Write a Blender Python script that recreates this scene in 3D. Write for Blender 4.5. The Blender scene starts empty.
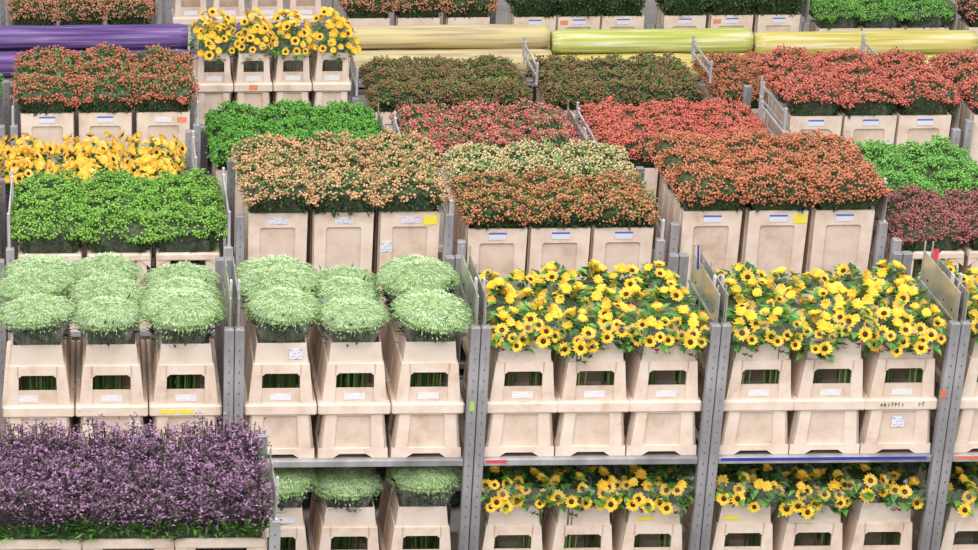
import bpy, math, random
from mathutils import Vector, Matrix, noise
R = random.Random(7)
C = bpy.context.scene.collection
PI = math.pi

# ------------------------------------------------------------------ materials
def mat(name):
    m = bpy.data.materials.new(name); m.use_nodes = True
    nt = m.node_tree; b = nt.nodes['Principled BSDF']
    return m, nt, b
def srgb(c):
    return tuple(((v/255)/12.92 if v/255 <= .04045 else ((v/255+.055)/1.055)**2.4) for v in c) + (1,)
def ramp(nt, cols):
    r = nt.nodes.new('ShaderNodeValToRGB'); e = r.color_ramp.elements
    n = len(cols)
    while len(e) < n: e.new(.5)
    for i, c in enumerate(cols):
        e[i].position = i/(n-1) if n > 1 else 0; e[i].color = srgb(c)
    return r
def island(name, cols, rough=.6, spec=.25, trans=0.0):
    """colour picked at random for every separate leaf, berry or petal"""
    m, nt, b = mat(name)
    g = nt.nodes.new('ShaderNodeNewGeometry'); r = ramp(nt, cols)
    nt.links.new(g.outputs['Random Per Island'], r.inputs[0])
    nt.links.new(r.outputs[0], b.inputs['Base Color'])
    b.inputs['Roughness'].default_value = rough; b.inputs['Specular IOR Level'].default_value = spec
    if trans:
        t = nt.nodes.new('ShaderNodeBsdfTranslucent'); x = nt.nodes.new('ShaderNodeMixShader'); x.inputs[0].default_value = trans
        nt.links.new(r.outputs[0], t.inputs[0])
        nt.links.new(b.outputs[0], x.inputs[1]); nt.links.new(t.outputs[0], x.inputs[2])
        nt.links.new(x.outputs[0], nt.nodes['Material Output'].inputs[0])
    return m
def noisy(name, cols, scale=6, rough=.5, metal=0, stretch=(1, 1, 1), detail=4, spec=.4, coords='Object', lo=.3, hi=.7):
    m, nt, b = mat(name)
    t = nt.nodes.new('ShaderNodeTexCoord'); mp = nt.nodes.new('ShaderNodeMapping'); mp.inputs['Scale'].default_value = stretch
    n = nt.nodes.new('ShaderNodeTexNoise'); n.inputs['Scale'].default_value = scale; n.inputs['Detail'].default_value = detail
    mr = nt.nodes.new('ShaderNodeMapRange'); mr.inputs[1].default_value = lo; mr.inputs[2].default_value = hi
    r = ramp(nt, cols)
    nt.links.new(t.outputs[coords], mp.inputs[0]); nt.links.new(mp.outputs[0], n.inputs[0])
    nt.links.new(n.outputs[0], mr.inputs[0]); nt.links.new(mr.outputs[0], r.inputs[0]); nt.links.new(r.outputs[0], b.inputs['Base Color'])
    b.inputs['Roughness'].default_value = rough; b.inputs['Metallic'].default_value = metal; b.inputs['Specular IOR Level'].default_value = spec
    return m
def bucket_mat(name, cols):
    m, nt, b = mat(name)
    t = nt.nodes.new('ShaderNodeTexCoord'); o = nt.nodes.new('ShaderNodeObjectInfo')
    ad = nt.nodes.new('ShaderNodeVectorMath'); ad.operation = 'ADD'
    sc = nt.nodes.new('ShaderNodeMath'); sc.operation = 'MULTIPLY'; sc.inputs[1].default_value = 40
    nt.links.new(o.outputs['Random'], sc.inputs[0])
    nt.links.new(t.outputs['Object'], ad.inputs[0]); nt.links.new(sc.outputs[0], ad.inputs[1])
    n = nt.nodes.new('ShaderNodeTexNoise'); n.inputs['Scale'].default_value = 9; n.inputs['Detail'].default_value = 7; n.inputs['Roughness'].default_value = .65
    nt.links.new(ad.outputs[0], n.inputs[0])
    mr = nt.nodes.new('ShaderNodeMapRange'); mr.inputs[1].default_value = .28; mr.inputs[2].default_value = .6
    nt.links.new(n.outputs[0], mr.inputs[0])
    r = ramp(nt, cols); nt.links.new(mr.outputs[0], r.inputs[0]); nt.links.new(r.outputs[0], b.inputs['Base Color'])
    b.inputs['Roughness'].default_value = .55; b.inputs['Specular IOR Level'].default_value = .3
    return m
def wrap_mat(name, tint, fac=.16):
    m, nt, b = mat(name)
    b.inputs['Base Color'].default_value = srgb(tint); b.inputs['Roughness'].default_value = .12
    b.inputs['Specular IOR Level'].default_value = .8
    tr = nt.nodes.new('ShaderNodeBsdfTransparent'); x = nt.nodes.new('ShaderNodeMixShader')
    lw = nt.nodes.new('ShaderNodeLayerWeight'); lw.inputs[0].default_value = .35
    n = nt.nodes.new('ShaderNodeTexNoise'); n.inputs['Scale'].default_value = 14; n.inputs['Detail'].default_value = 3
    t = nt.nodes.new('ShaderNodeTexCoord'); nt.links.new(t.outputs['Object'], n.inputs[0])
    mr = nt.nodes.new('ShaderNodeMapRange'); mr.inputs[1].default_value = .55; mr.inputs[2].default_value = .75; mr.inputs[3].default_value = 0; mr.inputs[4].default_value = .15
    nt.links.new(n.outputs[0], mr.inputs[0])
    mu = nt.nodes.new('ShaderNodeMath'); mu.operation = 'MULTIPLY_ADD'; mu.inputs[1].default_value = .30; mu.inputs[2].default_value = fac*.15
    nt.links.new(lw.outputs['Facing'], mu.inputs[0])
    ad = nt.nodes.new('ShaderNodeMath'); ad.operation = 'ADD'; ad.use_clamp = True
    nt.links.new(mu.outputs[0], ad.inputs[0]); nt.links.new(mr.outputs[0], ad.inputs[1])
    nt.links.new(ad.outputs[0], x.inputs[0]); nt.links.new(tr.outputs[0], x.inputs[1]); nt.links.new(b.outputs[0], x.inputs[2])
    bp = nt.nodes.new('ShaderNodeBump'); bp.inputs['Strength'].default_value = .6; bp.inputs['Distance'].default_value = .02
    nt.links.new(n.outputs[0], bp.inputs['Height']); nt.links.new(bp.outputs[0], b.inputs['Normal'])
    nt.links.new(x.outputs[0], nt.nodes['Material Output'].inputs[0])
    return m
def sticker_mat(name, paper, ink, top=None):
    """paper with thin printed lines, and a coloured band on the top edge when asked"""
    m, nt, b = mat(name)
    t = nt.nodes.new('ShaderNodeTexCoord'); s = nt.nodes.new('ShaderNodeSeparateXYZ'); nt.links.new(t.outputs['Generated'], s.inputs[0])
    w = nt.nodes.new('ShaderNodeTexNoise'); w.inputs['Scale'].default_value = 1; w.inputs['Detail'].default_value = 2
    mp = nt.nodes.new('ShaderNodeMapping'); mp.inputs['Scale'].default_value = (3, 1, 11); nt.links.new(t.outputs['Generated'], mp.inputs[0]); nt.links.new(mp.outputs[0], w.inputs[0])
    mr = nt.nodes.new('ShaderNodeMapRange'); mr.inputs[1].default_value = .5; mr.inputs[2].default_value = .62; nt.links.new(w.outputs[0], mr.inputs[0])
    r = ramp(nt, [paper, paper, ink]); nt.links.new(mr.outputs[0], r.inputs[0])
    out = r.outputs[0]
    if top:
        g = nt.nodes.new('ShaderNodeMath'); g.operation = 'GREATER_THAN'; g.inputs[1].default_value = .74; nt.links.new(s.outputs[2], g.inputs[0])
        mx = nt.nodes.new('ShaderNodeMix'); mx.data_type = 'RGBA'; nt.links.new(g.outputs[0], mx.inputs[0]); nt.links.new(out, mx.inputs[6]); mx.inputs[7].default_value = srgb(top)
        out = mx.outputs[2]
    nt.links.new(out, b.inputs['Base Color']); b.inputs['Roughness'].default_value = .6
    return m

M = {}
M['bucket'] = bucket_mat('cream_plastic', [(206, 182, 162), (228, 207, 190), (236, 220, 206)])
M['panel'] = bucket_mat('cream_plastic_recess', [(196, 172, 152), (218, 196, 178), (228, 209, 193)])
M['sleeve'] = bucket_mat('cream_card', [(212, 194, 178), (224, 208, 194), (230, 216, 203)])
M['steel'] = noisy('galvanised_steel', [(112, 110, 112), (148, 146, 150), (186, 184, 188)], 7, .55, .15, (1, 1, .35), 6)
M['lime_scrap'] = noisy('lime_scrap', [(150, 190, 90), (190, 210, 110)], 40, .6)
M['notch'] = noisy('post_notch', [(84, 84, 88), (104, 104, 108)], 8, .8)
M['deck'] = noisy('shelf_board', [(112, 100, 92), (150, 138, 128)], 6, .7)
M['plate'] = noisy('side_plate_metal', [(150, 148, 142), (188, 186, 178), (208, 206, 202)], 4, .3, .55, (1, 1, 1), 4)
M['rail'] = noisy('white_rail_metal', [(176, 176, 182), (222, 222, 226)], 7, .4, .3)
M['rubber'] = noisy('caster_rubber', [(40, 40, 42), (60, 60, 62)], 8, .8)
M['red'] = noisy('red_stripe', [(210, 50, 70), (225, 80, 95)], 9, .5)
M['blue'] = noisy('blue_stripe', [(40, 48, 150), (64, 70, 170)], 9, .5)
M['orange'] = noisy('orange_stripe', [(214, 100, 70), (226, 130, 100)], 9, .5)
M['floor'] = noisy('concrete_floor', [(120, 116, 112), (150, 146, 142)], 2.5, .6)
M['wall'] = noisy('pale_hall_wall', [(206, 206, 204), (222, 222, 220)], 2, .8)
M['wrap'] = wrap_mat('clear_film', (235, 238, 236), .16)
M['wrap_dark'] = wrap_mat('clear_film_dim', (190, 194, 184), .10)
M['tag'] = sticker_mat('printed_label', (236, 234, 238), (196, 200, 214))
M['tag_blue'] = sticker_mat('blue_band_label', (228, 228, 240), (206, 208, 226), (82, 112, 205))
M['tag_logo'] = sticker_mat('blue_mark_label', (232, 232, 240), (110, 112, 180))
M['tag_yellow'] = noisy('yellow_sticker', [(240, 224, 60), (246, 234, 96)], 20, .6)
M['tag_orange'] = noisy('orange_sticker', [(232, 136, 96), (240, 160, 124)], 20, .6)
M['leaf'] = island('fresh_leaf', [(60, 104, 44), (92, 150, 64), (130, 188, 94)], .5, .3, .2)
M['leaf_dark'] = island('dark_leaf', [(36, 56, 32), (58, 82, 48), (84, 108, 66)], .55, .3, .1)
M['leaf_mid'] = island('mid_leaf', [(40, 70, 30), (66, 108, 46), (98, 142, 66)], .5, .3, .15)
M['stem'] = island('green_stem', [(62, 82, 44), (96, 118, 62), (132, 150, 90)], .5, .3)
M['petal'] = island('sunflower_petal', [(248, 200, 44), (254, 216, 66), (255, 230, 128)], .55, .2, .25)
M['petal_gold'] = island('golden_petal', [(250, 198, 58), (254, 214, 84), (255, 230, 140)], .55, .2, .25)
M['disc'] = island('brown_disc', [(44, 28, 16), (84, 54, 26)], .9, .1)
M['redbit'] = island('red_tip', [(150, 30, 30), (196, 52, 44)], .6)
M['lace'] = island('lace_floret', [(126, 160, 98), (162, 192, 132), (192, 214, 166), (210, 226, 190), (222, 232, 206)], .8, .1, .15)
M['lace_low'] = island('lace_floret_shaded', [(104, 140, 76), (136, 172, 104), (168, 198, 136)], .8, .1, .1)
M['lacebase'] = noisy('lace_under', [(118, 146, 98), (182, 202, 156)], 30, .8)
M['purple'] = island('purple_floret', [(74, 60, 62), (92, 74, 84), (116, 94, 106), (124, 108, 110), (146, 102, 144), (190, 142, 194), (112, 106, 92)], .8, .1, .15)
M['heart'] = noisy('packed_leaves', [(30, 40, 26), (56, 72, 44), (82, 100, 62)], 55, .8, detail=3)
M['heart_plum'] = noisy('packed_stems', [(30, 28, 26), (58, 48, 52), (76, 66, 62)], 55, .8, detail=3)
PAL = {
 'peach': ([(140, 122, 74), (196, 142, 100), (214, 162, 120), (224, 184, 146), (166, 150, 88)], [(62, 88, 44), (92, 124, 66), (124, 152, 92)]),
 'cream': ([(150, 144, 86), (196, 178, 122), (216, 196, 150), (226, 208, 176)], [(78, 112, 54), (112, 148, 80)]),
 'orange': ([(122, 96, 56), (176, 96, 70), (204, 122, 94), (206, 150, 96), (150, 134, 76)], [(52, 74, 34), (84, 106, 50), (116, 132, 66)]),
 'vermilion': ([(120, 104, 56), (180, 94, 66), (204, 108, 84), (212, 138, 102), (160, 124, 72)], [(62, 68, 32), (106, 96, 48)]),
 'red': ([(180, 84, 70), (206, 92, 84), (222, 118, 104), (206, 122, 88)], [(88, 84, 44), (150, 104, 72)]),
 'crimson': ([(166, 70, 68), (196, 82, 84), (212, 118, 112), (222, 160, 150)], [(60, 96, 50), (96, 136, 78)]),
 'coral': ([(166, 88, 68), (196, 88, 78), (210, 110, 96), (218, 144, 118)], [(48, 70, 36), (80, 104, 54)]),
 'brown': ([(98, 82, 48), (130, 96, 66), (148, 112, 82), (120, 112, 62)], [(66, 92, 40), (92, 122, 56), (120, 144, 74)]),
 'redgreen': ([(170, 88, 66), (200, 98, 80), (206, 122, 92)], [(54, 84, 42), (78, 116, 58), (104, 140, 78)]),
 'darkred': ([(112, 58, 60), (138, 70, 76), (164, 96, 98), (150, 108, 96)], [(72, 74, 48), (106, 106, 68)]),
 'pinkcream': ([(170, 90, 74), (202, 124, 102), (216, 164, 124), (150, 130, 84)], [(56, 80, 40), (92, 116, 60)]),
 'green': ([(82, 126, 42), (106, 156, 58), (128, 178, 74), (152, 196, 98)], [(48, 86, 34), (78, 120, 50)]),
 'lime': ([(72, 132, 44), (96, 160, 60), (126, 184, 84)], [(54, 104, 36), (84, 138, 52)]),
 'herb': ([(80, 136, 54), (106, 164, 70), (144, 194, 104)], [(50, 98, 46), (80, 134, 66)]),
 'darkgreen': ([(44, 68, 38), (62, 92, 50), (86, 120, 66)], [(38, 54, 32), (56, 78, 46)]),
}
for k, (a, b_) in PAL.items():
    a = [tuple(min(255, int((x*.86+m_*.14)*1.01+3)) for x, m_ in zip(q, (176, 150, 128) if q[0] > q[1] else q)) for q in a]; b_ = [tuple(min(255, int(x*1.06+6)) for x in q) for q in b_]
    M['b_'+k] = island('berry_'+k, a, .45, .35)
    M['l_'+k] = island('leaf_'+k, b_, .5, .3, .15)

# ------------------------------------------------------------------ mesh building
_t = (1+5**.5)/2
ICO_V = [Vector(v).normalized() for v in [(-1,_t,0),(1,_t,0),(-1,-_t,0),(1,-_t,0),(0,-1,_t),(0,1,_t),(0,-1,-_t),(0,1,-_t),(_t,0,-1),(_t,0,1),(-_t,0,-1),(-_t,0,1)]]
ICO_F = [(0,11,5),(0,5,1),(0,1,7),(0,7,10),(0,10,11),(1,5,9),(5,11,4),(11,10,2),(10,7,6),(7,1,8),(3,9,4),(3,4,2),(3,2,6),(3,6,8),(3,8,9),(4,9,5),(2,4,11),(6,2,10),(8,6,7),(9,8,1)]
class MB:
    def __init__(s): s.v = []; s.f = []; s.m = []
    def add(s, vs, fs, mi=0):
        o = len(s.v); s.v += [tuple(v) for v in vs]; s.f += [tuple(i+o for i in f) for f in fs]; s.m += [mi]*len(fs)
    def box(s, x0, x1, y0, y1, z0, z1, mi=0, bev=0.0):
        """a box, with its edges chamfered when bev > 0"""
        if bev <= 0:
            s.add([(x, y, z) for z in (z0, z1) for y in (y0, y1) for x in (x0, x1)],
                  [(0,2,3,1),(4,5,7,6),(0,1,5,4),(2,6,7,3),(0,4,6,2),(1,3,7,5)], mi); return
        b = bev; vs = []; idx = {}
        for i in range(8):
            sx, sy, sz = i & 1, i >> 1 & 1, i >> 2 & 1
            X, Y, Z = (x0, x1)[sx], (y0, y1)[sy], (z0, z1)[sz]
            dx, dy, dz = (b, -b)[sx], (b, -b)[sy], (b, -b)[sz]
            for a, p in enumerate(((X, Y+dy, Z+dz), (X+dx, Y, Z+dz), (X+dx, Y+dy, Z))):
                idx[i, a] = len(vs); vs.append(p)
        fs = []
        for a, (u, w) in enumerate(((2, 4), (4, 1), (1, 2))):
            ab = 1 << a
            for side in (0, 1):
                base = ab*side; q = [base, base+u, base+u+w, base+w]
                f = [idx[i, a] for i in q]; fs.append(tuple(f if side else f[::-1]))
        for a in range(3):
            p, q = [(1, 2), (2, 0), (0, 1)][a]
            for sp in (0, 1):
                for sq in (0, 1):
                    c0 = (1 << p)*sp + (1 << q)*sq; c1 = c0 + (1 << a)
                    f = (idx[c0, p], idx[c1, p], idx[c1, q], idx[c0, q]); fs.append(f if sp == sq else f[::-1])
        for i in range(8):
            f = (idx[i, 0], idx[i, 1], idx[i, 2]); par = bin(i).count('1') & 1
            fs.append(f if par else f[::-1])
        s.add(vs, fs, mi)
    def prism(s, pts, y0, y1, mi=0):
        """an outline in the xz plane pushed from y0 to y1"""
        n = len(pts)
        vs = [(x, y0, z) for x, z in pts] + [(x, y1, z) for x, z in pts]
        s.add(vs, [tuple(range(n)), tuple(range(2*n-1, n-1, -1))] + [(i, i+n, (i+1) % n+n, (i+1) % n) for i in range(n)], mi)
    def ico(s, c, r, sq=1.0, mi=0):
        c = Vector(c)
        s.add([(c.x+v.x*r, c.y+v.y*r, c.z+v.z*r*sq) for v in ICO_V], ICO_F, mi)
    def leaf(s, p, d, L, W, up=Vector((0, 0, 1)), mi=0, bend=.25):
        """a pointed leaf with a folded midrib and a drooping tip"""
        p = Vector(p); d = Vector(d).normalized(); sd = d.cross(up)
        if sd.length < 1e-3: sd = Vector((1, 0, 0))
        sd.normalize(); n = sd.cross(d)
        a = p + d*L*.45 - n*L*bend*.1; t = p + d*L - n*L*bend
        s.add([p, a+sd*W*.5+n*W*.15, a, a-sd*W*.5+n*W*.15, t], [(0, 1, 2), (0, 2, 3), (1, 4, 2), (2, 4, 3)], mi)
    def tube(s, p, q, r0, r1, n=5, mi=0):
        p = Vector(p); q = Vector(q); d = (q-p).normalized(); a = d.orthogonal().normalized(); b = d.cross(a)
        vs = [c+(a*math.cos(2*PI*i/n)+b*math.sin(2*PI*i/n))*r for c, r in ((p, r0), (q, r1)) for i in range(n)]
        s.add(vs, [(i, (i+1) % n, (i+1) % n+n, i+n) for i in range(n)] + [tuple(range(n-1, -1, -1)), tuple(range(n, 2*n))], mi)
    def mesh(s, name, mats, smooth=False):
        me = bpy.data.meshes.new(name); me.from_pydata(s.v, [], s.f)
        for m in (mats if isinstance(mats, (list, tuple)) else [mats]): me.materials.append(m)
        me.polygons.foreach_set('material_index', s.m)
        if smooth: me.polygons.foreach_set('use_smooth', [True]*len(s.f))
        me.update(); return me

def thing(name, label, cat, loc=(0, 0, 0), group=None, rz=0):
    o = bpy.data.objects.new(name, None); C.objects.link(o)
    o.empty_display_size = .05
    o.location = loc; o.rotation_euler.z = rz; o['label'] = label; o['category'] = cat
    if group: o['group'] = group
    return o
def part(name, me, parent, loc=(0, 0, 0), rot=None, scale=None, label=None, kind=None):
    o = bpy.data.objects.new(name, me); C.objects.link(o); o.parent = parent; o.location = loc
    if rot is not None: o.rotation_euler = rot
    if scale is not None: o.scale = scale
    if label: o['label'] = label
    if kind: o['kind'] = kind
    return o

# ------------------------------------------------------------------ buckets (origin: middle of the base, front at -y)
BW, BD = .300, .222
def tapered(mb, fx, fy):
    mb.v = [(x*fx(z), y*fy(z), z) for x, y, z in mb.v]
def four(mb, w, d, z0, z1, t, mi=0, bev=0):
    """four walls of a box without lid"""
    mb.box(-w/2, w/2, -d/2, -d/2+t, z0, z1, mi, bev); mb.box(-w/2, w/2, d/2-t, d/2, z0, z1, mi, bev)
    mb.box(-w/2, -w/2+t, -d/2+t*.9, d/2-t*.9, z0, z1, mi, bev); mb.box(w/2-t, w/2, -d/2+t*.9, d/2-t*.9, z0, z1, mi, bev)
def base_ledge(mb, w, d, h, bev=.004):
    for y0, y1 in ((-d/2, -d/2+.012), (d/2-.012, d/2)):
        pts = [(-w/2, 0), (-w*.28, 0), (-w*.19, h*.42), (w*.19, h*.42), (w*.28, 0), (w/2, 0), (w/2, h), (-w/2, h)]
        mb.prism(pts, y0, y1)
    mb.box(-w/2, -w/2+.012, -d/2+.010, d/2-.010, 0, h, 0); mb.box(w/2-.012, w/2, -d/2+.010, d/2-.010, 0, h, 0)
def corner_posts(mb, w, d, z0, z1, pw, t, bev=.004):
    for sx in (-1, 1):
        for sy in (-1, 1):
            x0, x1 = sorted((sx*w/2, sx*(w/2-pw))); y0, y1 = sorted((sy*d/2, sy*(d/2-t)))
            mb.box(x0, x1, y0, y1, z0, z1, 0, bev)
            x0, x1 = sorted((sx*w/2, sx*(w/2-t))); y0, y1 = sorted((sy*d/2, sy*(d/2-pw*.7)))
            mb.box(x0, x1, y0, y1, z0, z1, 0, bev)
def mesh_tub():
    mb = MB(); w, d = BW, BD
    base_ledge(mb, w, d, .045)
    corner_posts(mb, w*.985, d*.98, .043, .215, .068, .016)
    four(mb, w*.90, d*.88, .020, .245, .006, 1)
    mb.box(-w*.45, w*.45, -d*.44, d*.44, .018, .026, 1)
    mb.box(-w*.28, w*.28, -d*.49, -d*.45, .195, .215, 0, .004)
    tapered(mb, lambda z: 1-.14*max(0, z-.03)/.2*(1 if z < .23 else 1), lambda z: 1-.05*z/.25)
    return mb.mesh('tub', [M['bucket'], M['panel']])
def mesh_rim():
    mb = MB(); four(mb, BW*1.03, BD*1.05, .206, .258, .034, 0, .007)
    return mb.mesh('rim', M['bucket'])
def window_frame(mb, w0, w1, d0, d1, z0, zl, zw, z1, open_back=True):
    """front and back: sill panel z0-zl, window zl-zw, top bar zw-z1, legs leaning in"""
    def wx(z): return w0+(w1-w0)*(z-z0)/(z1-z0)
    for sgn in (-1, 1):
        for part_ in range(4):
            yo = sgn*d0/2; th = .013*sgn
            ya, yb = sorted((yo, yo-th))
            if part_ == 0:
                for sx in (-1, 1):
                    mb.prism([(sx*wx(z0)/2, z0), (sx*wx(z1)/2, z1), (sx*wx(z1)*.5*.66, z1), (sx*wx(zl)*.5*.62, zl), (sx*wx(z0)*.5*.62, z0)][::sx], ya, yb)
            elif part_ == 1:
                mb.prism([(-wx(zw)*.5*.70, zw), (wx(zw)*.5*.70, zw), (wx(z1)*.5*.72, z1), (-wx(z1)*.5*.72, z1)], ya, yb)
                for sx in (-1, 1):
                    e = wx(zw)*.5*.648*sx
                    mb.prism([(e+.004*sx, zw-.018), (e+.004*sx, zw+.002), (e-.016*sx, zw+.002), (e-.010*sx, zw-.004), (e-.002*sx, zw-.010)][::sx], ya, yb)
            elif part_ == 2:
                y2a, y2b = sorted((yo-sgn*.006, yo-th))
                mb.prism([(-wx(z0)*.5*.66, z0), (wx(z0)*.5*.66, z0), (wx(zl)*.5*.66, zl), (-wx(zl)*.5*.66, zl)], y2a, y2b, 1)
    t = .012
    for sx in (-1, 1):
        a = [(sx*wx(z0)/2, -d0/2+.012, z0), (sx*wx(z0)/2, d0/2-.012, z0), (sx*wx(z1)/2, d0/2-.012, z1), (sx*wx(z1)/2, -d0/2+.012, z1)]
        b = [(x-sx*t, y, z) for x, y, z in a]
        f = [(0, 1, 2, 3), (7, 6, 5, 4), (0, 4, 5, 1), (1, 5, 6, 2), (2, 6, 7, 3), (3, 7, 4, 0)]
        mb.add(a+b, f if sx > 0 else [q[::-1] for q in f])
def mesh_collar():
    mb = MB(); window_frame(mb, BW*.925, BW*.80, BD*.93, BD*.9, .250, .325, .398, .440)
    return mb.mesh('collar', [M['bucket'], M['panel']])
def mesh_sleeve():
    mb = MB(); four(mb, BW*.775, BD*.84, .415, .535, .004)
    mb.v = [(x*(1-.10*max(0, z-.43)/.105), y, z) for x, y, z in mb.v]
    mb.v = [v for v in mb.v]
    return mb.mesh('card_sleeve', M['sleeve'])
def mesh_tall(h=.50):
    mb = MB(); w, d = BW*.94, BD
    base_ledge(mb, w, d, .045)
    # front and back as a frame round a sunk panel with rounded upper corners
    ix, z0, z1, rr = w*.30, .06, h-.072, .014
    for s in (-1, 1):
        ya, yb = sorted((s*d/2, s*(d/2-.014)))
        for sx in (-1, 1):
            mb.prism([(sx*w/2, .043), (sx*w/2, h), (sx*(ix-rr), h), (sx*(ix-rr), z1), (sx*(ix-.003), z1-.004), (sx*ix, z1-rr), (sx*ix, .043)][::sx], ya, yb)
        mb.box(-ix+rr, ix-rr, ya, yb, z1, h, 0); mb.box(-ix, ix, ya, yb, .043, z0, 0)
        y2a, y2b = sorted((s*(d/2-.010), s*(d/2-.015)))
        mb.box(-ix-.003, ix+.003, y2a, y2b, z0-.004, z1+.004, 1)
    for sx in (-1, 1):
        xa, xb = sorted((sx*w/2, sx*(w/2-.009))); mb.box(xa, xb, -d/2+.013, d/2-.013, .043, h, 0)
        for yy in (-d*.30, d*.22):
            xa, xb = sorted((sx*(w/2+.004), sx*(w/2-.004))); mb.box(xa, xb, yy, yy+.018, .05, h-.01, 0)
    mb.box(-w/2+.005, w/2-.005, -d/2+.012, d/2-.012, .04, .048, 1)
    tapered(mb, lambda z: .975+.025*z/h, lambda z: 1-.02*z)
    return mb.mesh('tub', [M['bucket'], M['panel']])
def mesh_handle_tub(w=.300, d=.225, h=.39):
    """tub with a wide brim over an open window"""
    mb = MB(); base_ledge(mb, w, d, .045)
    corner_posts(mb, w*.985, d*.98, .043, h*.55, .066, .016)
    four(mb, w*.90, d*.88, .020, h*.58, .006, 1)
    mb.box(-w*.45, w*.45, -d*.44, d*.44, .018, .026, 1)
    mb2 = MB(); window_frame(mb2, w*.93, w*.86, d*.95, d*.9, h*.55, h*.62, h*.93, h*.965)
    mb.add(mb2.v, mb2.f, 0)
    return mb.mesh('tub', [M['bucket'], M['panel']])
def mesh_handle_rim(w=.300, d=.225, h=.39):
    mb = MB(); four(mb, w*1.02, d*1.03, h-.040, h, .026, 0, .008)
    for s in (-1, 1):
        for sx in (-1, 1):
            ya, yb = sorted((s*d*.5, s*(d*.5-.016)))
            mb.prism([(sx*w*.505, h-.075), (sx*w*.505, h-.03), (sx*w*.33, h-.03), (sx*w*.40, h-.048)][::sx], ya, yb)
    return mb.mesh('rim', M['bucket'])
def mesh_tag(w, h): 
    mb = MB(); mb.box(-w/2, w/2, -.0012, 0, 0, h); return mb
TUB, RIM, COL, SLV, TALL = mesh_tub(), mesh_rim(), mesh_collar(), mesh_sleeve(), mesh_tall()
HT, HR = mesh_handle_tub(), mesh_handle_rim()
HTW, HRW = mesh_handle_tub(.335, .30), mesh_handle_rim(.335, .30)
def mesh_scribble():
    rr = random.Random(3); mb = MB(); x = -.09
    for i in range(9):
        h = rr.uniform(.010, .022)
        mb.box(x, x+.003, -.001, 0, .004, .004+h); mb.box(x, x+rr.uniform(.006, .013), -.001, 0, .004+h*rr.random(), .0065+h*.6)
        x += rr.uniform(.012, .018) if i != 6 else .07
    return mb.mesh('handwriting', M['notch'])
TAG = {k: mesh_tag(w, h).mesh('sticker', M[m]) for k, (m, w, h) in dict(
    plain=('tag', .088, .030), blue=('tag_blue', .085, .036), logo=('tag_logo', .086, .034), yellow=('tag_yellow', .062, .046),
    strip=('tag_yellow', .066, .018), orange=('tag_orange', .050, .030), square=('tag_logo', .055, .052)).items()}

TAG['scribble'] = mesh_scribble()
ORD = ['front', 'second', 'third', 'fourth', 'fifth', 'rear']
def cname(i, n): return {1: [''], 2: ['left', 'right'], 3: ['left', 'middle', 'right'], 4: ['leftmost', 'second', 'third', 'rightmost'], 6: ['first', 'second', 'third', 'fourth', 'fifth', 'sixth']}[n][i]

def bucket(kind, loc, label, group, tags=(), sx=1.0, simple=False):
    t = thing('flower_bucket', label, 'bucket', loc, group)
    sc = (sx, 1, 1)
    if kind in ('collar', 'open'):
        part('tub', TUB, t, scale=sc); part('rim', RIM, t, scale=sc); part('collar', COL, t, scale=sc)
        if kind == 'collar': part('card_sleeve', SLV, t, scale=sc)
        fy = {'panel': (-BD*.93/2+.0050, .272), 'rim': (-BD*.525-.0005, .222), 'body': (-BD*.44-.0005, .12), 'sleeve': (-BD*.43-.0005, .462)}
    elif kind == 'tall':
        part('tub', TALL, t, scale=sc); fy = {'top': (-BD*.5-.0005, .447), 'body': (-BD*.5-.0005, .30)}
    elif kind == 'handle':
        part('tub', HT, t, scale=sc); part('rim', HR, t, scale=sc); fy = {'panel': (-.225*.95/2-.001, .218), 'body': (-.225*.47, .16)}
    else:
        part('tub', HTW, t, scale=sc); part('rim', HRW, t, scale=sc); fy = {}
    for spot, key, dx in tags:
        y, z = fy[spot]
        part('sticker', TAG[key], t, (dx, y, z+(0.009 if key == 'yellow' and spot == 'top' else 0) - (.018 if key == 'yellow' and spot == 'top' else 0)), label={'yellow': 'yellow paper sticker', 'strip': 'yellow strip sticker', 'orange': 'orange sticker'}.get(key))
    return t

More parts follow.
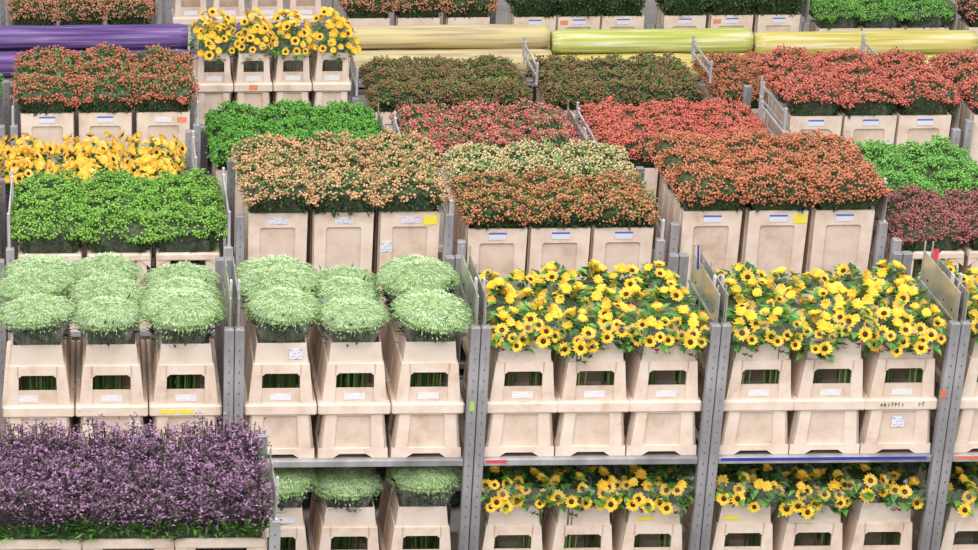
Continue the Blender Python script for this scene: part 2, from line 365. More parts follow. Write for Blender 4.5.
# ------------------------------------------------------------------ flowers (part meshes: origin on the bucket rim, z up)
def berry_bunch(key, seed, w, d, h, nb=1150, r=(.0042, .0066), cl=5, nl=260, bulge=.03, leafL=.032, flat=.45, stem=.40, low=.42):
    """a full cushion of berries in small clusters over leaves"""
    rr = random.Random(seed); b = MB(); l = MB()
    def top(u, v):
        e = max(abs(u), abs(v)); p = (abs(u)**3+abs(v)**3)
        return h*(1-flat*min(1, p*.55+.12*(u*u+v*v))) + noise.noise((u*1.9+seed*3.1, v*1.7, seed))*.045+noise.noise((u*5+seed*3.1, v*4, seed+9))*.016
    n = nb//cl
    for i in range(n):
        if rr.random() < .68: u, v = rr.uniform(-1, 1), rr.uniform(-1, 1); z = top(u, v)+rr.uniform(-.012, .012)
        else:
            k = rr.random()
            if k < .5: u, v = rr.uniform(-1, 1), -1
            else: u, v = rr.choice((-1, 1)), rr.uniform(-1, 1)
            z = top(u, v)*rr.uniform(low, .98)
        c = Vector((u*w/2*(1+bulge*rr.random()), v*d/2*(1+bulge*rr.random()), z))
        for j in range(cl):
            R_ = rr.uniform(*r); o = Vector((rr.gauss(0, 1), rr.gauss(0, 1), rr.gauss(0, .6)))*r[1]*1.7
            b.ico(c+o, R_, rr.uniform(.95, 1.25))
    for i in range(nl):
        if i < nl*.55:
            u, v = rr.uniform(-1, 1), rr.uniform(-1, 1); z = top(u, v)-.010+rr.uniform(-.012, .012); mi = 0
            dr = Vector((rr.uniform(-1, 1), rr.uniform(-1, 1), rr.uniform(.1, .9)))
        else:
            if rr.random() < .5: u, v = rr.uniform(-1, 1), -1
            else: u, v = rr.choice((-1, 1)), rr.uniform(-1, 1)
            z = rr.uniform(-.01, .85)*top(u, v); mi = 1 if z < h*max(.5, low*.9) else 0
            dr = Vector((u*.8+rr.uniform(-.4, .4), v*.9+rr.uniform(-.3, .3), rr.uniform(-.3, .9)))
        s = .97 if mi == 0 else .88
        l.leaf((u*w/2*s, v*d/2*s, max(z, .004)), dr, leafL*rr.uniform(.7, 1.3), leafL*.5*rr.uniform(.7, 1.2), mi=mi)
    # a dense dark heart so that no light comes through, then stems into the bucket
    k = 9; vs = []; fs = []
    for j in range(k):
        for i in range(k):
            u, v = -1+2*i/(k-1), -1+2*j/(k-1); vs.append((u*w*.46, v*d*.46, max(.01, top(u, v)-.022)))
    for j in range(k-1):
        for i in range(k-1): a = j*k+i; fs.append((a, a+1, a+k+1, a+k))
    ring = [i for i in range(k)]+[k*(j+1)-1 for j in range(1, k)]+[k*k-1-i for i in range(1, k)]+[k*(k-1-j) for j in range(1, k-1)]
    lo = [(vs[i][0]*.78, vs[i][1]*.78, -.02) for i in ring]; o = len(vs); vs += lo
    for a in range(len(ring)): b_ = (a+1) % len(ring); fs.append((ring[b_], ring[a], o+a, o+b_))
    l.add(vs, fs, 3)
    for i in range(16):
        x, y = rr.uniform(-.28, .28)*w, rr.uniform(-.28, .28)*d
        l.tube((x*1.1, y*1.1, .0), (x, y, -stem), .004, .004, 4, 2)
    for q in (b, l): q.v = [(x*(.84+.16*max(0, min(1, z/(.55*h)))), y*(.88+.12*max(0, min(1, z/(.55*h)))), z) for x, y, z in q.v]
    lm = M['l_'+key]
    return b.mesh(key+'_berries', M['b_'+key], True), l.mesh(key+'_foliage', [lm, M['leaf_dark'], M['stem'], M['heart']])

def wrap_mesh(w0, d0, w1, d1, z0, z1, seed, m, k=28, ruff=.06, rows=6):
    """a crinkled clear cone round a bunch, open on top"""
    mb = MB(); vs = []
    for j in range(rows):
        t = j/(rows-1)
        for i in range(k):
            a = 2*PI*i/k; c, s_ = math.cos(a), math.sin(a)
            e = 3.0; q = (abs(c)**e+abs(s_)**e)**(-1/e)
            n = 1+ruff*t*noise.noise((c*2.3+seed, s_*2.3, t*1.5))+ruff*.5*noise.noise((c*6+seed, s_*6, t*3))
            W = (w0+(w1-w0)*t**.8)/2; D = (d0+(d1-d0)*t**.8)/2
            vs.append((c*q*W*n, s_*q*D*n, z0+(z1-z0)*t+(.02*noise.noise((c*3, s_*3, seed)) if j == rows-1 else 0)))
    fs = [(j*k+i, j*k+(i+1) % k, (j+1)*k+(i+1) % k, (j+1)*k+i) for j in range(rows-1) for i in range(k)]
    mb.add(vs, fs); return mb.mesh('wrap', m, True)

def bloom_mesh(seed, r, open_, pet='petal', with_disc=False, n=13):
    rr = random.Random(seed); mb = MB()
    for ring in range(2):
        for i in range(n):
            a = 2*PI*(i+.5*ring+rr.uniform(-.2, .2))/n; L = r*rr.uniform(.82, 1.05)*(1-.12*ring)
            tilt = (open_+rr.uniform(-.15, .15))+ring*.22
            d = Vector((math.cos(a)*math.cos(tilt), math.sin(a)*math.cos(tilt), math.sin(tilt)))
            p = Vector((math.cos(a), math.sin(a), 0))*r*.30
            mb.leaf(p, d, L*.80, r*.46, mi=0, bend=.05)
    if with_disc: disc_into(mb, r, 1)
    else:
        mb.tube((0, 0, -.010), (0, 0, .001), r*.2, r*.40, 8, 0)
    return mb.mesh('bloom', [M[pet], M['disc'] if with_disc else M['leaf_mid']])
def disc_into(mb, r, mi):
    R0 = r*.40
    vs = [(0, 0, r*.24)]; fs = []
    for j, (q, z) in enumerate(((.45, .22), (.85, .12), (1.0, -.02))):
        for i in range(10):
            a = 2*PI*i/10; vs.append((math.cos(a)*R0*q, math.sin(a)*R0*q, r*z))
    fs += [(0, 1+i, 1+(i+1) % 10) for i in range(10)]
    for j in range(2):
        fs += [(1+j*10+i, 1+(j+1)*10+i, 1+(j+1)*10+(i+1) % 10, 1+j*10+(i+1) % 10) for i in range(10)]
    fs.append(tuple(range(30, 20, -1)))
    mb.add(vs, fs, mi)
def disc_mesh(r):
    mb = MB(); disc_into(mb, r, 0); return mb.mesh('disc', M['disc'], True)

BLOOM = [bloom_mesh(i, .029, t) for i, t in enumerate((.10, .25, .45))]
DISC = disc_mesh(.029)
BLOOM1 = [bloom_mesh(10+i, .028, t, with_disc=True) for i, t in enumerate((.15, .5, .8, 1.0))]
CUP = [bloom_mesh(20+i, (.025, .028, .031)[i], t, n=11) for i, t in enumerate((.35, .6, .9))]
BLOOM2 = [BLOOM1[1], CUP[0], CUP[1], CUP[2], CUP[1], CUP[0], BLOOM1[0]]
GOLD = [bloom_mesh(30+i, .029, t, 'petal_gold', i == 0, 12) for i, t in enumerate((.3, .25, .5, .8))]

def sun_foliage(seed, w, d, h, nl=60, mid='leaf', stem=.40):
    rr = random.Random(seed); l = MB()
    for i in range(nl):
        a = rr.uniform(0, 2*PI); q = rr.random()**.5; z = rr.uniform(.25, 1.0)*h*(1-.45*q*q)
        p = (math.cos(a)*q*w*.46, math.sin(a)*q*d*.46, z)
        l.leaf(p, (math.cos(a)*.8+rr.uniform(-.5, .5), math.sin(a)*.8+rr.uniform(-.5, .5), rr.uniform(-.2, .8)), rr.uniform(.035, .065), rr.uniform(.022, .038), mi=rr.choice((0, 0, 1)))
    for i in range(14):
        a = rr.uniform(0, 2*PI); z = rr.uniform(0, .05)
        p = (math.cos(a)*w*.32, math.sin(a)*d*.34, z)
        l.leaf(p, (math.cos(a), math.sin(a), rr.uniform(.1, 1)), rr.uniform(.03, .05), .028, mi=rr.choice((1, 0, 3)))
    for i in range(9):
        x, y = rr.uniform(-.2, .2)*w, rr.uniform(-.2, .2)*d
        l.tube((x*1.4, y*1.2, h*.6), (x, y, -stem), .004, .005, 5, 2)
    # dark heart of packed leaves
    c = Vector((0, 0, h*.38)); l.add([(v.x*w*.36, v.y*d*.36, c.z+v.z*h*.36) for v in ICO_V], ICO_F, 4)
    return l.mesh('foliage', [M[mid], M['leaf_mid'], M['stem'], M['redbit'], M['heart']])

def sun_bunch(root, z, seed, w, d, h, n, blooms='fine', dark=False, front=True, meshes=None, wrap=None, fol=None, flat=False):
    rr = random.Random(seed)
    part('foliage', fol, root, (0, 0, z))
    spots = []
    for i in range(n*60):
        if len(spots) == n: break
        a = rr.uniform(0, 2*PI); q = rr.random()**.55
        if front and len(spots) < n*.45: a = rr.uniform(PI*1.1, PI*1.9); q = rr.uniform(.55, 1.05)
        x, y = math.cos(a)*q*w*.47, math.sin(a)*q*d*.5
        zz = h*(1-.62*q*q)+rr.uniform(-.008, .012)
        if flat: x, y = rr.uniform(-.48, .48)*w, rr.uniform(-.5, .5)*d; q = .3+.5*rr.random(); zz = h*.86+rr.uniform(-.015, .015)
        if all((Vector((x, y, zz))-s[0]).length > .030 for s in spots): spots.append((Vector((x, y, zz)), a, q))
    for p, a, q in spots:
        nrm = Vector((p.x*7.5, p.y*7.5-.25, .75-.25*q))+Vector((rr.uniform(-.25, .25), rr.uniform(-.25, .25), 0))
        rot = nrm.to_track_quat('Z', 'Y').to_euler()
        s = rr.uniform(.80, 1.20)
        if blooms == 'fine':
            if (q > .62 and p.y < 0) or rr.random() < .12:
                b = part('bloom', rr.choice(BLOOM), root, (p.x, p.y, z+p.z), rot, (s, s, s)); part('disc', DISC, b)
            else: part('bloom', rr.choice(CUP), root, (p.x, p.y, z+p.z), rot, (s, s, s))
        else:
            part('bloom', rr.choice(meshes), root, (p.x, p.y, z+p.z), rot, (s, s, s))
    if wrap: part('wrap', wrap, root, (0, 0, z), (0, 0, rr.choice((0, PI))))

def lace_meshes(seed, w, d):
    rr = random.Random(seed); l = MB(); f = MB()
    # crown: many small pale florets over a lumpy cap
    cz = .126; H = .056
    def surf(a, q):
        lump = 1+.22*noise.noise((math.cos(a)*q*4+seed, math.sin(a)*q*4, 1.3))
        x, y = math.cos(a)*q, math.sin(a)*q
        z = cz+H*lump*math.sqrt(max(0, 1-min(1, q)**2))-.012*q*q+.026*noise.noise((x*3.2+seed, y*3.2, 4))*(1-q*.3)+.010*noise.noise((x*8+seed, y*8, 2))
        return Vector((x*w/2, y*d/2, z))
    k = 20; rg = 7; vs = [tuple(surf(0, 0)-Vector((0, 0, .006)))]; fs = []
    for j in range(1, rg+1):
        for i in range(k): vs.append(tuple(surf(2*PI*i/k, j/rg*.97)-Vector((0, 0, .006))))
    for i in range(k): vs.append((math.cos(2*PI*i/k)*w*.40, math.sin(2*PI*i/k)*d*.40, cz-.045))
    fs += [(0, 1+i, 1+(i+1) % k) for i in range(k)]
    for j in range(rg): fs += [(1+j*k+i, 1+(j+1)*k+i, 1+(j+1)*k+(i+1) % k, 1+j*k+(i+1) % k) for i in range(k)]
    f.add(vs, fs, 1)
    for i in range(3600):
        a = rr.uniform(0, 2*PI); q = rr.random()**.5*1.04
        p = surf(a, q)
        if i % 5 == 0: p.z -= rr.uniform(.0, .045)*q; p.x *= 1-.05*q
        dr = Vector((math.cos(a)*(.25+q), math.sin(a)*(.25+q), .75-q*1.05))+Vector((rr.uniform(-.5, .5), rr.uniform(-.5, .5), rr.uniform(-.3, .5)))
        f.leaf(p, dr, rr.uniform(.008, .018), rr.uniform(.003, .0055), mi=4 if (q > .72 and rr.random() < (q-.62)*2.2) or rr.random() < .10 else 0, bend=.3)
    for i in range(150):
        a = rr.uniform(0, 2*PI); z = rr.uniform(-.03, .085); q = .30+.10*max(0, z)/.1
        l.leaf((math.cos(a)*q*w, math.sin(a)*q*d, z), (math.cos(a)*.4, math.sin(a)*.4, rr.uniform(.2, 1)), rr.uniform(.04, .075), rr.uniform(.010, .022), mi=0 if rr.random() < .8 else 1)
    for i in range(40):
        a = rr.uniform(0, 2*PI); q = rr.random()**.5
        l.tube((math.cos(a)*q*w*.30, math.sin(a)*q*d*.24, cz-.02), (math.cos(a)*q*w*.22, math.sin(a)*q*d*.12, -.42), .0035, .0035, 4, 1 if i % 3 else 2)
    for i in range(26):
        a = rr.uniform(0, 2*PI)
        l.leaf((math.cos(a)*.20*w, math.sin(a)*.12*d, rr.uniform(-.19, -.10)), (math.cos(a), math.sin(a)*.3, rr.uniform(-.2, .8)), rr.uniform(.03, .05), .016, mi=1)
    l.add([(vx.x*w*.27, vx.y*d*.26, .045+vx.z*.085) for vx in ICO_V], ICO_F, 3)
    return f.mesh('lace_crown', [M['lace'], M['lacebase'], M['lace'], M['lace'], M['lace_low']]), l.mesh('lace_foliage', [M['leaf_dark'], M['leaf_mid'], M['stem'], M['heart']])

def purple_meshes(seed, w, d, h):
    rr = random.Random(seed); f = MB(); l = MB()
    for i in range(170):
        u, v = rr.uniform(-1, 1), rr.uniform(-1, 1); e = max(abs(u), abs(v))
        x, y = u*w*.50, v*d*.50; ht = h*(1-.22*e**3)+rr.uniform(-.03, .03)+.05*noise.noise((u*2+seed, v*2, seed)); low = .30 if e > .75 else .6
        lean = Vector((u*.25, v*.3, 1)).normalized()
        z0 = ht*low
        for j in range(28):
            t = rr.random(); rad = .026*(1-t*.5)
            p = Vector((x, y, z0))+lean*(ht-z0)*t+Vector((rr.gauss(0, 1), rr.gauss(0, 1), 0))*rad*.8
            if noise.noise((p.x*32+seed*5, p.y*32, p.z*26)) < -.12: continue
            dr = Vector((rr.uniform(-1, 1), rr.uniform(-1, 1), rr.uniform(0, 1)))
            f.leaf(p, dr, rr.uniform(.010, .021), rr.uniform(.007, .012), mi=0, bend=.2)
        l.tube((x, y, ht-.01), (x*.6, y*.6, -.30), .002, .0025, 4, 2)
    for i in range(170):
        if rr.random() < .65: u, v = rr.uniform(-1, 1), -1
        else: u, v = rr.choice((-1, 1)), rr.uniform(-1, 1)
        z = rr.uniform(-.02, .20)*h
        l.leaf((u*w*.47, v*d*.45, z), (u*.3+rr.uniform(-.3, .3), v*.3+rr.uniform(-.2, .2), rr.uniform(.2, 1)), rr.uniform(.06, .10), rr.uniform(.011, .018), mi=rr.choice((0, 0, 1)))
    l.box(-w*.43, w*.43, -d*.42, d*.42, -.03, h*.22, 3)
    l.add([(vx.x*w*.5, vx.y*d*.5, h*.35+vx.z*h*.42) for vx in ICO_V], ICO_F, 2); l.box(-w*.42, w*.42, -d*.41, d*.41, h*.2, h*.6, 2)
    return f.mesh('purple_florets', M['purple']), l.mesh('purple_foliage', [M['leaf_mid'], M['leaf'], M['heart_plum'], M['heart']])

# ------------------------------------------------------------------ trolleys
def trolley(label, x0, x1, yf, depth, decks, post_top, stripe=None, left=None, right=None, slot=3, group=None):
    """posts, decks with a front edge, base on four casters, side plates or rails; origin on the floor at the front left corner"""
    t = thing('flower_trolley', label, 'trolley', (x0, yf, 0), group); W = x1-x0-.004; D = depth
    mb = MB(); pw = .040
    mb.box(0, pw, 0, pw, .10, post_top, 0, .003)
    for i in range(int((post_top-.15)/.05)):     # row of notches in the front face
        mb.box(pw*.44, pw*.56, -.0006, .001, .14+i*.05, .15+i*.05, 1)
    pm = mb.mesh('post', [M['steel'], M['notch']])
    for px, py in ((0, -.02), (W-pw, -.02), (0, D-pw), (W-pw, D-pw)): part('post', pm, t, (px, py, 0))
    for k, z in enumerate(decks):
        mb = MB()
        mb.box(pw*.5, W-pw*.5, .02, D-.01, z-.012, z-.002, 1)
        mb.box(pw+.001, W-pw-.001, -.012, .02, z-.032, z-.001, 0, .003); mb.box(pw, W-pw, D-.03, D-.01, z-.03, z-.001, 0)
        for xx in (pw, W-pw-.02): mb.box(xx, xx+.02, .0, D-.02, z-.032, z-.012, 0)
        for i in (1, 2, 3): mb.box(pw, W-pw, D*i/4, D*i/4+.02, z-.03, z-.012, 0)
        s = part('shelf', mb.mesh('shelf', [M['steel'], M['deck']]), t)
        if stripe and k == 0:
            col, a, b = stripe
            mb = MB(); mb.box(pw+.012+(W-2*pw)*a, pw-.012+(W-2*pw)*b, -.0145, -.0115, z-.016, z-.003)
            part('edge_stripe', mb.mesh('edge_stripe', M[col]), s, label=col+' stripe on the shelf edge')
    mb = MB(); mb.box(.005, W-.005, .0, D-.002, .115, .15, 0, .004); part('base', mb.mesh('base', M['steel']), t)
    mb = MB(); mb.tube((-.014, 0, .055), (.014, 0, .055), .055, .055, 14, 0); mb.box(-.022, .022, -.03, .03, .105, .116, 1); mb.box(-.022, -.018, -.015, .015, .05, .11, 1); mb.box(.018, .022, -.015, .015, .05, .11, 1)
    cm = mb.mesh('caster', [M['rubber'], M['steel']])
    for px, py in ((.07, .08), (W-.07, .08), (.07, D-.08), (W-.07, D-.08)): part('caster', cm, t, (px, py, 0))
    for sgn, st in ((0, left), (1, right)):
        if not st: continue
        style, z0, z1, L = st; mb = MB(); xx = .012 if sgn == 0 else W-.018
        if style == 'plate':
            mb.box(xx, xx+.006, .0, L*.5, z0, z1, 0, .001); mb.box(xx+.001, xx+.005, L*.52, L, z0+.01, z1, 0, .001)
            mb.box(xx-.004, xx+.010, -.01, L+.03, z0-.012, z0+.006, 0, .002)
            for yy, up in ((.02, .03), (L*.60, .035), (L*.97, .045)):
                mb.box(xx-.003, xx+.003, yy, yy+.008, z0-.05, z1+up, 0, .001)
            mb.box(xx+.006, xx+.016, L*.25, L*.30, z0+.02, z1+.03, 1, .001)
            for yy in (.06, L*.35, L*.8): mb.box(xx-.002, xx+.008, yy, yy+.008, z0+.03, z0+.038, 2)
            part('side_plate', mb.mesh('side_plate', [M['plate'], M['rail'], M['rubber']]), t)
        else:
            for yy in (-.01, L): mb.box(xx-.003, xx+.011, yy, yy+.018, z0-.03, z1+.01, 1, .003)
            mb.box(xx-.003, xx+.011, L+.040, L+.055, z0, z1+.03, 1, .003)
            for zz in (z0+.01, z1-.03): mb.box(xx, xx+.008, .0, L, zz, zz+.018, 1, .002)
            for i in range(1, 6): mb.box(xx+.002, xx+.006, L*i/6, L*i/6+.008, z0+.02, z1-.02, 0)
            part('side_rail', mb.mesh('side_rail', [M['plate'], M['rail']]), t)
    return t

# ------------------------------------------------------------------ filling a shelf
GAP = .235
def slots(x0, x1, n): 
    a, b = x0+.043, x1-.047; p = (b-a)/n
    return [a+p*(i+.5) for i in range(n)], p
CACHE = {}
STYLE = dict(berry=dict(nb=900, nl=430), tight=dict(nb=1500, r=(.0040, .0062), cl=6, nl=150, flat=.42),
             sparse=dict(nb=520, r=(.0046, .0068), cl=4, nl=620, leafL=.030), leafy=dict(nb=200, r=(.006, .009), cl=3, nl=650, leafL=.036))
def bunch_meshes(key, style, w, d, h, stem, low=.42):
    k = (key, style, round(w, 2), round(d, 2), round(h, 2), round(stem, 2), low)
    if k not in CACHE: CACHE[k] = [berry_bunch(key, 11*i+len(CACHE)*7, w, d, h, stem=stem, low=low, **STYLE[style]) for i in range(3)]
    return CACHE[k]
WR = {}
def wrap_for(w0, d0, w1, d1, z1, m):
    k = (round(w0, 2), round(d0, 2), round(w1, 2), round(d1, 2), round(z1, 2), m)
    if k not in WR: WR[k] = [wrap_mesh(w0, d0, w1, d1, -.03, z1, 3*i+len(WR), M[m]) for i in range(2)]
    return WR[k]
NB = {'n': 0}
def fill_berries(word, name, x0, x1, yf, deck, rimh, rows, where, key, style='berry', h=.16, n=3, cols=None, first=0, bk='tall', wrap=False, tags=None, gap=GAP, nbuck=2, over=1.05, wrapm='wrap_dark', cat='flowers', front_over=0.0):
    xs, p = slots(x0, x1, n)
    for r in range(first, first+rows):
        for c in (cols if cols is not None else range(n)):
            x = xs[c]; y = yf+.125+r*gap
            place = ('%s row %s, %s' % (ORD[r], cname(c, n), where)).replace(' ,', ',')
            if r < nbuck:
                bucket(bk, (x, y, deck), 'cream bucket, '+place, 'buckets '+where, tags(r, c) if tags and r == 0 else ())
            ms = bunch_meshes(key, style, p*over, gap*1.05, h, rimh-.065, .70 if wrap and r == 0 else .42)
            b, l = ms[NB['n'] % 3]; NB['n'] += 1
            dx, dy, dz = R.uniform(-.006, .006), R.uniform(-.006, .006), R.uniform(-.014, .014)
            t = thing(name, word+', '+place, cat, (x+dx, y+dy-(front_over if r == 0 else 0), deck+.03), word+' bunches '+where)
            flip = PI if (R.random() < .4 and r > 0) else 0
            z = rimh-.03+dz*.5+.004
            part('foliage', l, t, (0, 0, z), (0, 0, flip)); part('berries' if style in ('berry', 'sparse', 'tight') else 'leaf_tips', b, t, (0, 0, z), (0, 0, flip), (1, 1, 1), kind='stuff')
            if wrap and r <= (0 if wrap == 1 else wrap):
                wm = wrap_for(p*.80, gap*.80, p*1.02, gap*1.04, h*.80, wrapm)
                part('wrap', R.choice(wm), t, (0, 0, z))
def fill_lace(x0, x1, yf, deck, rows, where, tags=None, n=3, wrapm='wrap'):
    xs, p = slots(x0, x1, n)
    if 'lace' not in CACHE:
        CACHE['lace'] = [lace_meshes(31+i, p*1.11, .28) for i in range(4)]
    for r in range(rows):
        for c in range(n):
            x = xs[c]; y = yf+.125+r*GAP; place = '%s row %s, %s' % (ORD[r], cname(c, n), where)
            if r < 3: bucket('collar', (x, y, deck), 'cream bucket with collar, '+place, 'buckets '+where, tags(r, c) if tags and r == 0 else ())
            f, l = CACHE['lace'][NB['n'] % 4]; NB['n'] += 1
            s = R.uniform(.88, 1.10); tilt = R.uniform(-.14, .14) if rows > 2 else 0
            t = thing('lace_flower_bouquet', 'pale green lacy flower bunch, '+place, 'flowers', (x+R.uniform(-.022, .022), y+R.uniform(-.012, .012)-(.012 if r == 0 and rows > 2 else 0), deck+.035), 'lace flowers '+where)
            z = .512-.035+R.uniform(-.02, .015)+((.048, .022, -.010)[r] if rows > 2 else .025)
            rz = R.uniform(-.5, .5)
            part('foliage', l, t, (0, 0, z), (0, 0, 0), (s, 1, 1)); part('flower_crown', f, t, (0, 0, z), (tilt+(.10 if r == 0 else 0), tilt, 0), (s, s, s*R.uniform(.85, 1.15)))
            part('wrap', R.choice(wrap_for(p*.62, .17, p*.92, .25, .125, wrapm)), t, (0, 0, z))
SF = [sun_foliage(60+i, .19, .26, .170, 120) for i in range(4)]
def fill_sun(x0, x1, yf, deck, rows, where, tags=None, n=3, cols=None, lower=False):
    xs, p = slots(x0, x1, n); i = 0
    for r in range(rows):
        for c in (cols if cols is not None else range(n)):
            x = xs[c]; y = yf+.125+r*GAP; place = '%s row %s, %s' % (ORD[r], cname(c, n), where)
            bucket('collar', (x, y, deck), 'cream bucket with collar, '+place, 'buckets '+where, tags(r, c) if tags and r == 0 else ())
            for h_ in (0, 1):
                lab = 'sunflower bunch, %s half of %s' % (('left', 'right')[h_], place)
                t = thing('sunflower_bouquet', lab, 'flowers', (x+(-.5, .5)[h_]*p*.5+R.uniform(-.012, .012), y-(.028 if r == 0 else 0)+R.uniform(-.01, .01), deck+.035), 'sunflowers '+where)
                z = .512-.035-.035+R.uniform(-.03, .03)+((.02, .03)[r] if lower else (-.015, -.020, -.040)[r])
                sd = R.randrange(10**6)
                sun_bunch(t, z, sd, .20, .27, .185 if not lower else .165, (15 if not lower else 11) if r == 0 else ((16 if r == 1 else 13) if not lower else 6), 'fine' if r == 0 else 'one', front=(r == 0), meshes=BLOOM2, wrap=R.choice(wrap_for(.09, .13, .19, .25, .15, 'wrap')) if r < 2 else None, fol=SF[sd % 4])

# ------------------------------------------------------------------ the place
mb = MB(); mb.box(-14, 20, -14, 26, -.05, 0); fl = bpy.data.objects.new('floor', mb.mesh('floor', M['floor'])); C.objects.link(fl); fl['kind'] = 'structure'

DA, DL = 1.02, .235     # upper and lower deck of the nearest full row
plate = ('plate', 1.635, 1.775, .47)
XA = [-.462, .571, 1.604, 2.611, 3.615, 4.60]
wA = ['on pale green trolley behind purple flowers', 'on pale green trolley beside the sunflowers', 'on red-striped sunflower trolley', 'on blue-striped sunflower trolley', 'on orange-striped sunflower trolley']
lA = ['grey steel trolley of pale green flowers standing behind the purple flowers', 'grey steel trolley of pale green flowers left of the sunflower trolleys',
      'grey steel sunflower trolley with short red stripe on shelf edge', 'grey steel sunflower trolley with long blue stripe on shelf edge', 'grey steel sunflower trolley with orange stripe, at the photo\'s right edge']
for i in range(5):
    trolley(lA[i], XA[i], XA[i+1], 0, .80, [DA, DL], 1.64, [None, ('red', .0, .04), ('red', .0, .12), ('blue', .0, .985), ('orange', .0, .9)][i], None if i == 0 else plate, plate, group='trolleys of the nearest full row')
def scrap(t, name, m, x, y, z, w, h, label):
    mb = MB(); mb.box(-w/2, w/2, -.0015, 0, 0, h); part(name, mb.mesh(name, M[m]), t, (x, y, z), label=label)
tA = [o for o in C.objects if o.name.startswith('flower_trolley') and o.parent is None]
scrap(tA[1], 'sticker', 'lime_scrap', 1.033-.024, -.021, 1.255, .020, .045, 'torn lime green sticker on the post')
scrap(tA[3], 'sticker', 'orange', 1.004-.04, -.021, 1.300, .022, .034, 'orange sticker on the post')
scrap(tA[3], 'paper_tag', 'red', 1.004-.03, .30, 1.80, .022, .050, 'small red tag on the side plate')
mb = MB(); mb.tube((0, 0, 0), (-.006, 0, .11), .005, .004, 6); part('marker_rod', mb.mesh('marker_rod', M['blue']), tA[2], (1.007-.03, .34, 1.75), label='thin blue rod on the side plate')
P_ = ('panel', 'plain', .0)
tgA0 = lambda r, c: [P_, ('rim', 'strip', -.075), ('rim', 'strip', .0)] if c == 2 else ([P_] if c else [('panel', 'plain', -.045)])
fill_lace(XA[0], XA[1], 0, DA, 3, wA[0], tgA0)
fill_lace(XA[1], XA[2], 0, DA, 3, wA[1], lambda r, c: [P_, ('sleeve', 'square', .06)] if c == 0 else [P_])
fill_lace(XA[1], XA[2], 0, DL, 2, 'lower shelf of pale green trolley', lambda r, c: [('sleeve', 'plain', .03), ('sleeve', 'orange', -.03)] if c == 0 else [P_])
fill_sun(XA[2], XA[3], 0, DA, 3, wA[2], lambda r, c: [P_])
fill_sun(XA[2], XA[3], 0, DL, 2, 'lower shelf, red-striped trolley', lambda r, c: [('sleeve', 'strip', -.04)] if c == 2 else [P_], lower=True)
fill_sun(XA[3], XA[4], 0, DA, 3, wA[3], lambda r, c: [P_, ('body', 'square', .0), ('rim', 'scribble', .0)] if c == 2 else [P_])
fill_sun(XA[3], XA[4], 0, DL, 2, 'lower shelf, blue-striped trolley', lambda r, c: [('sleeve', 'strip', -.06)] if c == 0 else [P_], lower=True)
fill_sun(XA[4], XA[5], 0, DA, 3, wA[4], lambda r, c: [P_], cols=[0])
fill_sun(XA[4], XA[5], 0, DL, 2, 'lower shelf, orange-striped trolley', lambda r, c: [P_], cols=[0], lower=True)

# purple flowers nearest the camera
trolley('grey steel trolley of purple flowers in the bottom left of the photo', -.455, .665, -1.42, .72, [1.02, .3], 1.50, None, None, ('plate', 1.50, 1.60, .30))
PM = [purple_meshes(5+i, .335, .33, .185) for i in range(3)]
xs, p = slots(-.455, .665, 3)
for r in range(2):
    for c in range(3):
        x, y = xs[c], -1.42+.165+r*.325; place = '%s row %s, on the nearest trolley' % (ORD[r], cname(c, 3))
        bucket('wide', (x, y, 1.02), 'cream bucket with wide brim, '+place, 'buckets of the purple flowers')
        f, l = PM[(c+r) % 3]
        t = thing('purple_flower_bouquet', 'purple and lilac flower bunch, '+place, 'flowers', (x, y, 1.05), 'purple flowers')
        part('foliage', l, t, (0, 0, .365)); part('florets', f, t, (0, 0, .365+R.uniform(-.01, .015)), kind='stuff')

# second row
BLUE = lambda r, c: [('top', 'blue', .0)]
YB = 1.42
trolley('grey trolley of bright green buds behind the pale green flowers', -.44, .640, YB-.02, .78, [1.02, .3], 1.45, None, ('rail', 1.45, 1.62, .5), ('rail', 1.45, 1.62, .5))
fill_berries('bright green bud bunch', 'green_bud_bouquet', -.44, .640, YB-.02, 1.02, .39, 3, 'on trolley before the yellow flowers', 'green', 'tight', .165, bk='handle', wrap=1, wrapm='wrap')
trolley('grey trolley of golden yellow flowers behind the bright green buds', -.60, .515, 2.22, .74, [1.02, .3], 1.50, None, None, ('rail', 1.45, 1.60, .3))
xs, p = slots(-.60, .515, 3)
GF = [sun_foliage(80+i, .36, .26, .12, 90, stem=.33) for i in range(3)]
for r in range(3):
    for c in range(3):
        place = '%s row %s, behind the bright green buds' % (ORD[r], cname(c, 3))
        t = thing('yellow_flower_bouquet', 'golden yellow flower bunch, '+place, 'flowers', (xs[c]+R.uniform(-.01, .01), 2.22+.13+r*.22, 1.05), 'yellow flowers behind the green buds')
        sun_bunch(t, .305, R.randrange(10**6), p*1.02, .24, .145, 30, 'one', front=False, flat=True, meshes=GOLD, fol=GF[c])
trolley('grey trolley of peach berry flowers in tall cream buckets', .655, 1.690, YB, .80, [1.09, .3], 1.60, None, None, ('rail', 1.52, 1.66, .3))
fill_berries('peach berry bunch', 'hypericum_bouquet', .655, 1.690, YB, 1.10, .50, 3, 'on trolley behind pale green flowers', 'peach', 'berry', .16, wrap=1,
             tags=lambda r, c: [('top', 'logo', .0)]+([('top', 'yellow', .095), ('body', 'square', -.11)] if c == 2 else []), front_over=.02)
trolley('grey trolley of orange berries with cream berries at the back', 1.712, 2.705, YB, .98, [1.01, .3], 1.46, None, None, ('rail', 1.46, 1.55, .42))
fill_berries('orange and green berry bunch', 'hypericum_bouquet', 1.712, 2.705, YB, 1.01, .50, 2, 'behind the red-striped sunflower trolley', 'orange', 'berry', .125, tags=BLUE)
